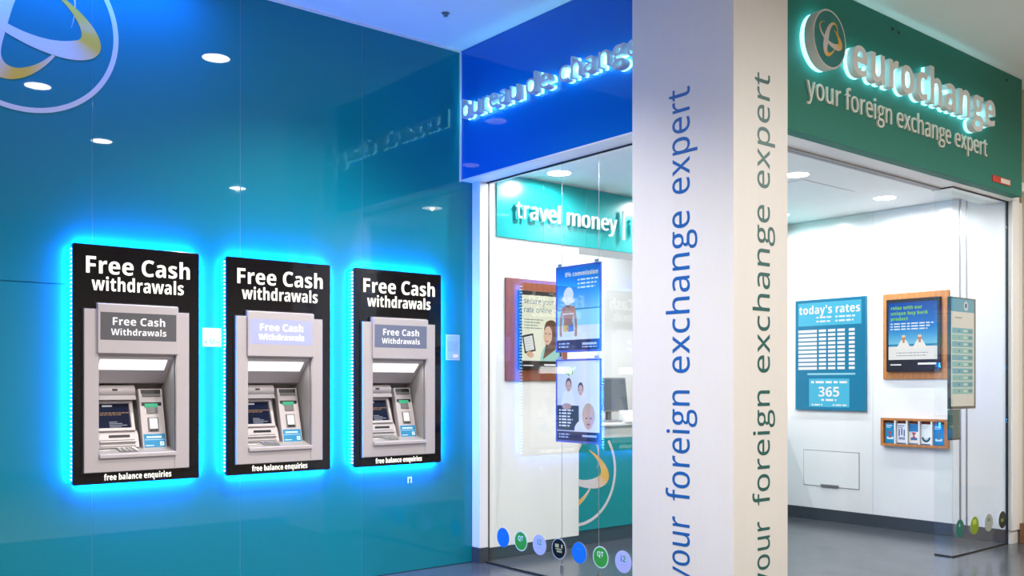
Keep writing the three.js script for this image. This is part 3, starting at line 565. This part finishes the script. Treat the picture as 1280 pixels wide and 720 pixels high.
{
  const tx = canvasTex(416, 544, (d, w, h) => {
    const s = d.createLinearGradient(0, 0, 0, 400); s.addColorStop(0, '#0a4fae'); s.addColorStop(0.6, '#1f86d8'); s.addColorStop(1, '#7fd0ee'); d.fillStyle = s; d.fillRect(0, 0, w, 400);
    d.fillStyle = '#2a8fbe'; d.fillRect(0, 396, w, 24); d.fillStyle = '#eef0ee'; d.fillRect(0, 418, w, 126);
    d.fillStyle = '#8fdc3a'; d.font = 'bold 44px sans-serif'; d.save(); d.translate(18, 0); d.scale(0.92, 1); d.fillText('relax with our', 0, 66); d.fillText('unique buy back', 0, 118); d.fillText('product', 0, 170); d.restore();
    d.fillStyle = '#e4f2ff'; bars(d, 18, 196, 372, 3, 12, 26, 0.2);
    for (const x of [132, 270]) { d.fillStyle = '#f4f4f0'; d.beginPath(); d.moveTo(x - 66, 440); d.lineTo(x - 20, 356); d.lineTo(x + 20, 356); d.lineTo(x + 66, 440); d.fill(); d.fillStyle = '#c98f68'; d.beginPath(); d.ellipse(x, 336, 18, 24, 0, 0, 7); d.fill(); d.fillRect(x - 10, 354, 20, 30); d.fillStyle = '#e8d8b8'; d.beginPath(); d.ellipse(x, 322, 18, 12, 0, 0, 7); d.fill(); }
    d.fillStyle = '#9aa4a8'; bars(d, 70, 476, 270, 2, 7, 26, 0.1);
  });
  const g = thing('framed_screen', 'orange wooden panel with a screen reading relax with our unique buy back product', 'screen', [WX - 0.001, 1.49, 1.177], FACE_LEFT);
  mesh('wood_panel', RR(0, 0.664, 0, 0.845, 0, 0.018, 0.003), M.wood, g);
  const b = mesh('screen_frame', RR(0.055, 0.595, 0.075, 0.785, 0.019, 0.055, 0.004), M.black, g);
  mesh('display', sheet(0.49, 0.56, 0.325, 0.47, 0.0554), std(0x404040, 0.2, { map: tx, emissive: 0xffffff, emissiveMap: tx, emissiveIntensity: 0.85 }), b);
  mesh('caption_mark', R(0.38, 0.56, 0.14, 0.158, 0.0552, 0.0556), M.letterWhite, b); mesh('caption_mark', R(0.1, 0.21, 0.135, 0.146, 0.0552, 0.0556), M.letterWhite, b);
}
{
  const g = thing('leaflet_rack', 'orange wooden wall rack with five leaflet pockets', 'rack', [WX - 0.001, 0.829, 1.169], FACE_LEFT);
  const W = 0.67, H = 0.276;
  mesh('frame', merge([R(0, W, 0, 0.024, 0, 0.05), R(0, W, H - 0.022, H, 0, 0.05), R(0, 0.028, 0.024, H - 0.022, 0, 0.05), R(W - 0.028, W, 0.024, H - 0.022, 0, 0.05)]), M.wood, g);
  mesh('back_board', R(0.028, W - 0.028, 0.024, H - 0.022, 0.0005, 0.006), M.woodRed, g);
  const pw = (W - 0.056) / 5;
  for (let i = 1; i < 5; i++) mesh('divider', R(0.028 + i * pw - 0.007, 0.028 + i * pw + 0.007, 0.0245, H - 0.0225, 0.0065, 0.052), M.letterWhite, g);
  const kinds = ['blue', 'grey figures', 'red and blue', 'white', 'bright blue'], cols = [['#1585b8', '#d8ecf4', '#a84a5a'], ['#dfe4ee', '#8a90b0', '#3a4a86'], ['#e4ded8', '#2a7ab4', '#a04a60'], ['#e6ecec', '#c8d4d4', '#23506a'], ['#1486cc', '#d0e4f2', '#5a7890']];
  for (let i = 0; i < 5; i++) {
    const x0 = 1.169 + 0.028 + i * pw + 0.01, lw = pw - 0.022, c = cols[i];
    const tx = canvasTex(128, 224, (d, w, h) => { d.fillStyle = c[0]; d.fillRect(0, 0, w, h); d.fillStyle = c[1]; if (i === 2) d.fillRect(0, 0, w, 84); d.fillRect(14, 18, 80, 12); d.fillRect(14, 40, 60, 9); d.fillRect(24, 150, 84, 28); d.fillStyle = c[2]; if (i === 1) for (const [x, y] of [[30, 70], [64, 60], [96, 74]]) { d.beginPath(); d.arc(x, y, 9, 0, 7); d.fill(); d.fillRect(x - 8, y + 8, 16, 60); } else if (i === 3) { d.beginPath(); d.arc(64, 140, 44, 0, Math.PI); d.lineWidth = 22; d.strokeStyle = c[2]; d.stroke(); } else { d.beginPath(); d.moveTo(34, 92); d.lineTo(94, 92); d.lineTo(70, 130); d.lineTo(92, 160); d.lineTo(38, 160); d.lineTo(58, 130); d.fill(); } d.fillStyle = '#2a6fa0'; d.fillRect(0, h - 12, w, 12); });
    const l = thing('leaflet_stack', 'leaflets with ' + kinds[i] + ' cover in the wooden rack', 'leaflets', [WX - 0.012, 0.8535, x0], FACE_LEFT, 'leaflets in the wall rack');
    mesh('leaflets', RR(0, lw, 0.0005, 0.2, 0, 0.018, 0.001), M.paper, l); mesh('cover', sheet(lw - 0.002, 0.198, lw / 2, 0.1005, 0.0184), std(0xffffff, 0.35, { map: tx }), l);
  }
}
{
  const g = thing('wall_hatch', 'flush white access hatch low on the end wall', 'hatch', [WX - 0.0005, 0.362, 0.26], FACE_LEFT);
  mesh('shadow_gap', extr(rect(-0.004, 0.651, -0.004, 0.376), [rect(0.002, 0.645, 0.002, 0.37)], 0.001, 0), M.acmDark, g);
  mesh('door', RR(0.002, 0.645, 0.002, 0.37, 0, 0.006, 0.001), M.whiteGloss, g);
  mesh('handle', RR(0.21, 0.42, -0.004, 0.022, 0.006, 0.016, 0.002), M.acmDark, g);
}
// poster on the entrance glass, with dark board under it
{
  const tx = canvasTex(256, 544, (d, w, h) => {
    d.fillStyle = '#e6e6e6'; d.fillRect(0, 0, w, h); d.fillStyle = '#3aa2c8'; d.fillRect(0, 0, w, 66); d.fillStyle = '#d8e6ee'; d.beginPath(); d.arc(164, 34, 24, 0, 7); d.fill(); d.fillStyle = '#2a4a78'; d.fillRect(152, 22, 24, 22);
    d.fillStyle = '#a8a8a6'; d.fillRect(40, 92, 80, 8);
    for (let r = 0; r < 10; r++) { const y = 148 + r * 34; d.fillStyle = r % 2 ? '#7fc8d0' : '#52b4d2'; d.fillRect(10, y, 232, 28); d.fillStyle = ['#48507a', '#a8808c', '#2c3468'][r % 3]; d.beginPath(); d.arc(88, y + 14, 6, 0, 7); d.fill(); d.fillStyle = '#cfe6e8'; d.fillRect(136, y + 8, 44, 12); d.fillStyle = '#3f8fa2'; d.fillRect(192, y + 6, 40, 14); }
  });
  const g = thing('rates_poster', 'tall poster with rows of turquoise rates inside the entrance glass', 'poster', [3.352, 1.232, 2.335]);
  mesh('frame', RR(0, 0.45, 0, 0.945, -0.02, 0.012, 0.003), std(lin(0.02, 0.05, 0.055), 0.35), g);
  mesh('print', sheet(0.415, 0.91, 0.21, 0.478, 0.0124), std(0xffffff, 0.35, { map: tx }), g);
  const b = thing('teal_holder', 'small dark teal holder hanging under the tall rates poster', 'holder', [3.355, 0.972, 2.325]);
  mesh('body', RR(0, 0.185, 0, 0.256, -0.01, 0.008, 0.003), std(lin(0.006, 0.1, 0.1), 0.35), b); mesh('lower_edge', RR(0, 0.185, -0.001, 0.02, 0.0082, 0.014, 0.002), M.black, b);
}

// ------------------------------------------------------------------ round stickers on the glass
const stickers = {
  blue: stickerTex((d, w) => { d.fillStyle = '#1478e8'; d.fillRect(0, 0, w, w); d.fillStyle = '#3f95f2'; d.fillRect(84, 76, 36, 10); d.fillRect(140, 70, 30, 9); }),
  green: stickerTex((d, w) => { d.fillStyle = '#cfeedd'; d.fillRect(0, 0, w, w); d.fillStyle = '#3aa03c'; d.beginPath(); d.arc(128, 128, 116, 0, 7); d.fill(); d.fillStyle = '#e4f2f4'; d.font = 'bold 84px sans-serif'; d.textAlign = 'center'; d.fillText('QT', 122, 122); }),
  pale: stickerTex((d, w) => { d.fillStyle = '#b4bdf4'; d.fillRect(0, 0, w, w); d.font = 'bold 100px sans-serif'; d.fillStyle = '#1f66b4'; d.fillText('i', 84, 130); d.fillStyle = '#2f9a4a'; d.fillText('2', 116, 130); d.fillStyle = '#9aa4e4'; d.fillRect(80, 160, 96, 8); }),
  black: stickerTex((d, w) => { d.fillStyle = '#b8bcc4'; d.fillRect(0, 0, w, w); d.fillStyle = '#06060c'; d.beginPath(); d.arc(128, 128, 118, 0, 7); d.fill(); d.fillStyle = '#b8b486'; bars(d, 60, 70, 140, 1, 44, 50, 0); d.fillRect(72, 124, 110, 16); d.fillRect(92, 150, 96, 22); }),
  teal: stickerTex((d, w) => { d.fillStyle = '#0e6f68'; d.fillRect(0, 0, w, w); d.fillStyle = '#a8ccc8'; d.fillRect(96, 76, 50, 12); d.fillRect(108, 60, 26, 44); }),
  lime: stickerTex((d, w) => { d.fillStyle = '#86a21c'; d.fillRect(0, 0, w, w); d.fillStyle = '#b8d04a'; d.fillRect(70, 40, 110, 70); }),
  grey: stickerTex((d, w) => { d.fillStyle = '#a3b0a8'; d.fillRect(0, 0, w, w); d.fillStyle = '#6f8478'; d.fillRect(84, 60, 88, 50); }),
  dark: stickerTex((d, w) => { d.fillStyle = '#1c2418'; d.fillRect(0, 0, w, w); d.fillStyle = '#8a9a34'; d.fillRect(70, 110, 90, 46); }),
};
function sticker(kind, label, pos, turn, group) {
  const g = thing('round_sticker', label, 'sticker', pos, turn, group);
  const d = new THREE.CylinderGeometry(0.077, 0.077, 0.0012, 40); d.rotateX(Math.PI / 2); mesh('vinyl', d, M.vinylWhite, g);
  const f = new THREE.CircleGeometry(0.0765, 40); f.translate(0, 0, 0.0009); mesh('print', f, std(0xffffff, 0.4, { map: stickers[kind] }), g);
}
const SG = 'round stickers on the side glazing';
[['blue', 'plain blue round sticker on the side glazing close to the white post'], ['green', 'green round sticker with white letters between blue and pale stickers near the post'], ['pale', 'pale lilac round sticker beside the black sticker'], ['black', 'black round sticker on the side glazing'],
  ['blue', 'blue round sticker between the black sticker and a green sticker'], ['green', 'green round sticker with white letters between blue and pale stickers near the column'], ['pale', 'pale lilac round sticker next to the white column']].forEach(([k, l], i) => sticker(k, l, [0.1795, 0.232, 0.32 + i * 0.2178], FACE_LEFT, SG));
[['teal', 'dark teal round sticker at the edge of the entrance glass'], ['lime', 'lime green round sticker on the entrance glass'], ['grey', 'pale grey-green round sticker on the entrance glass'], ['dark', 'near-black round sticker on the entrance glass by the jamb']].forEach(([k, l], i) => sticker(k, l, [3.443 + i * 0.2693, 0.229, 2.3775], 0, 'round stickers on the entrance glass'));

// ------------------------------------------------------------------ ceiling fittings
function downlight(name, label, x, y, z, r, mat, cd, color, group, coneDeg = 88) {
  const g = thing(name, label, 'light', [x, y, z], 0, group);
  const ring = new THREE.TorusGeometry(r, 0.012, 10, 40); ring.rotateX(Math.PI / 2); ring.scale(1, 0.35, 1); mesh('trim_ring', ring, M.lampTrim, g);
  const d = new THREE.CylinderGeometry(r - 0.004, r - 0.004, 0.006, 40); d.translate(0, -0.0035, 0); mesh('lens', d, mat, g).userData.label = 'glowing white lens';
  const s = new THREE.SpotLight(color, cd, 0, THREE.MathUtils.degToRad(coneDeg), coneDeg > 80 ? 0.25 : 0.75, 2); s.position.set(0, -0.006, 0); s.target.position.set(0, -1, 0); s.castShadow = true; s.shadow.radius = 0.8; g.add(s); g.add(s.target);
}
const WARM = lin(1, 0.945, 0.87), COOL = lin(0.97, 0.985, 1.0);
for (const [x, z, l, cone = 88, k = 1] of [[-1.464, 1.39, 'beside the sprinkler head', 62, 1.7], [-2.417, 3.109, 'in front of the round wall emblem', 66, 1.6], [-1.403, 4.766, 'across from the middle cash machine', 72], [0.78, 6.222, 'across from the corner column', 88, 1.25], [3.735, 6.226, 'across from the shop entrance', 88, 1.25],
  [-4.5, 3.1, 'beyond the round wall emblem', 66, 1.4], [-4.5, 5.5, 'over the mall walkway'], [6.7, 6.2, 'far along the beige wall']]) downlight('mall_downlight', 'round recessed mall ceiling light ' + l, x, MALL_Y, z, 0.112, M.lampGlow, MALL * k, WARM, 'recessed lights in the mall ceiling', cone);
for (const [x, z, l] of [[0.731, 0.369, 'above the start of the travel money band'], [2.25, 0.37, 'above the end of the travel money band'], [2.294, 1.572, 'in the middle of the white shop ceiling'], [3.776, 1.523, 'close to the wooden framed screen on the end wall'], [0.8, 1.572, 'close to the hanging posters'], [3.776, 0.37, 'above the blue rates board'],
  [1.2, -0.95, 'behind the counter near the framed screen'], [2.6, -0.95, 'behind the counter near the end wall']]) downlight('shop_downlight', 'round recessed shop ceiling light ' + l, x, SHOP_Y, z, 0.1, M.shopLampGlow, SHOP, COOL, 'recessed lights in the shop ceiling');
{
  const g = thing('sprinkler_head', 'small sprinkler head in the pale blue-lit ceiling', 'sprinkler', [-0.55, MALL_Y, 0.566]);
  const a = new THREE.CylinderGeometry(0.03, 0.03, 0.006, 24); a.translate(0, -0.003, 0); mesh('plate', a, M.metal, g);
  const b = new THREE.CylinderGeometry(0.012, 0.016, 0.02, 16); b.translate(0, -0.016, 0); mesh('nozzle', b, M.steel, g);
}
{
  // blue LED wall washer along the top of the teal wall, above the frame
  const g = thing('blue_wall_washer', 'slim blue linear light along the ceiling above the cash machines', 'light', [-3.56, MALL_Y, 0.22]);
  mesh('housing', RR(-1.4, 1.4, -0.05, 0, -0.055, 0.055, 0.004), M.vinylWhite, g);
  mesh('diffuser', RR(-1.38, 1.38, -0.056, -0.0505, -0.05, 0.05, 0.002), glow(lin(0.02, 0.2, 1), 2), g).userData.label = 'glowing blue diffuser';
  const l = new THREE.RectAreaLight(WASH_BLUE, WASH, 2.74, 0.09); l.position.set(0, -0.058, 0); l.rotation.x = -Math.PI / 2; g.add(l);
}
renderer.render(scene, camera);
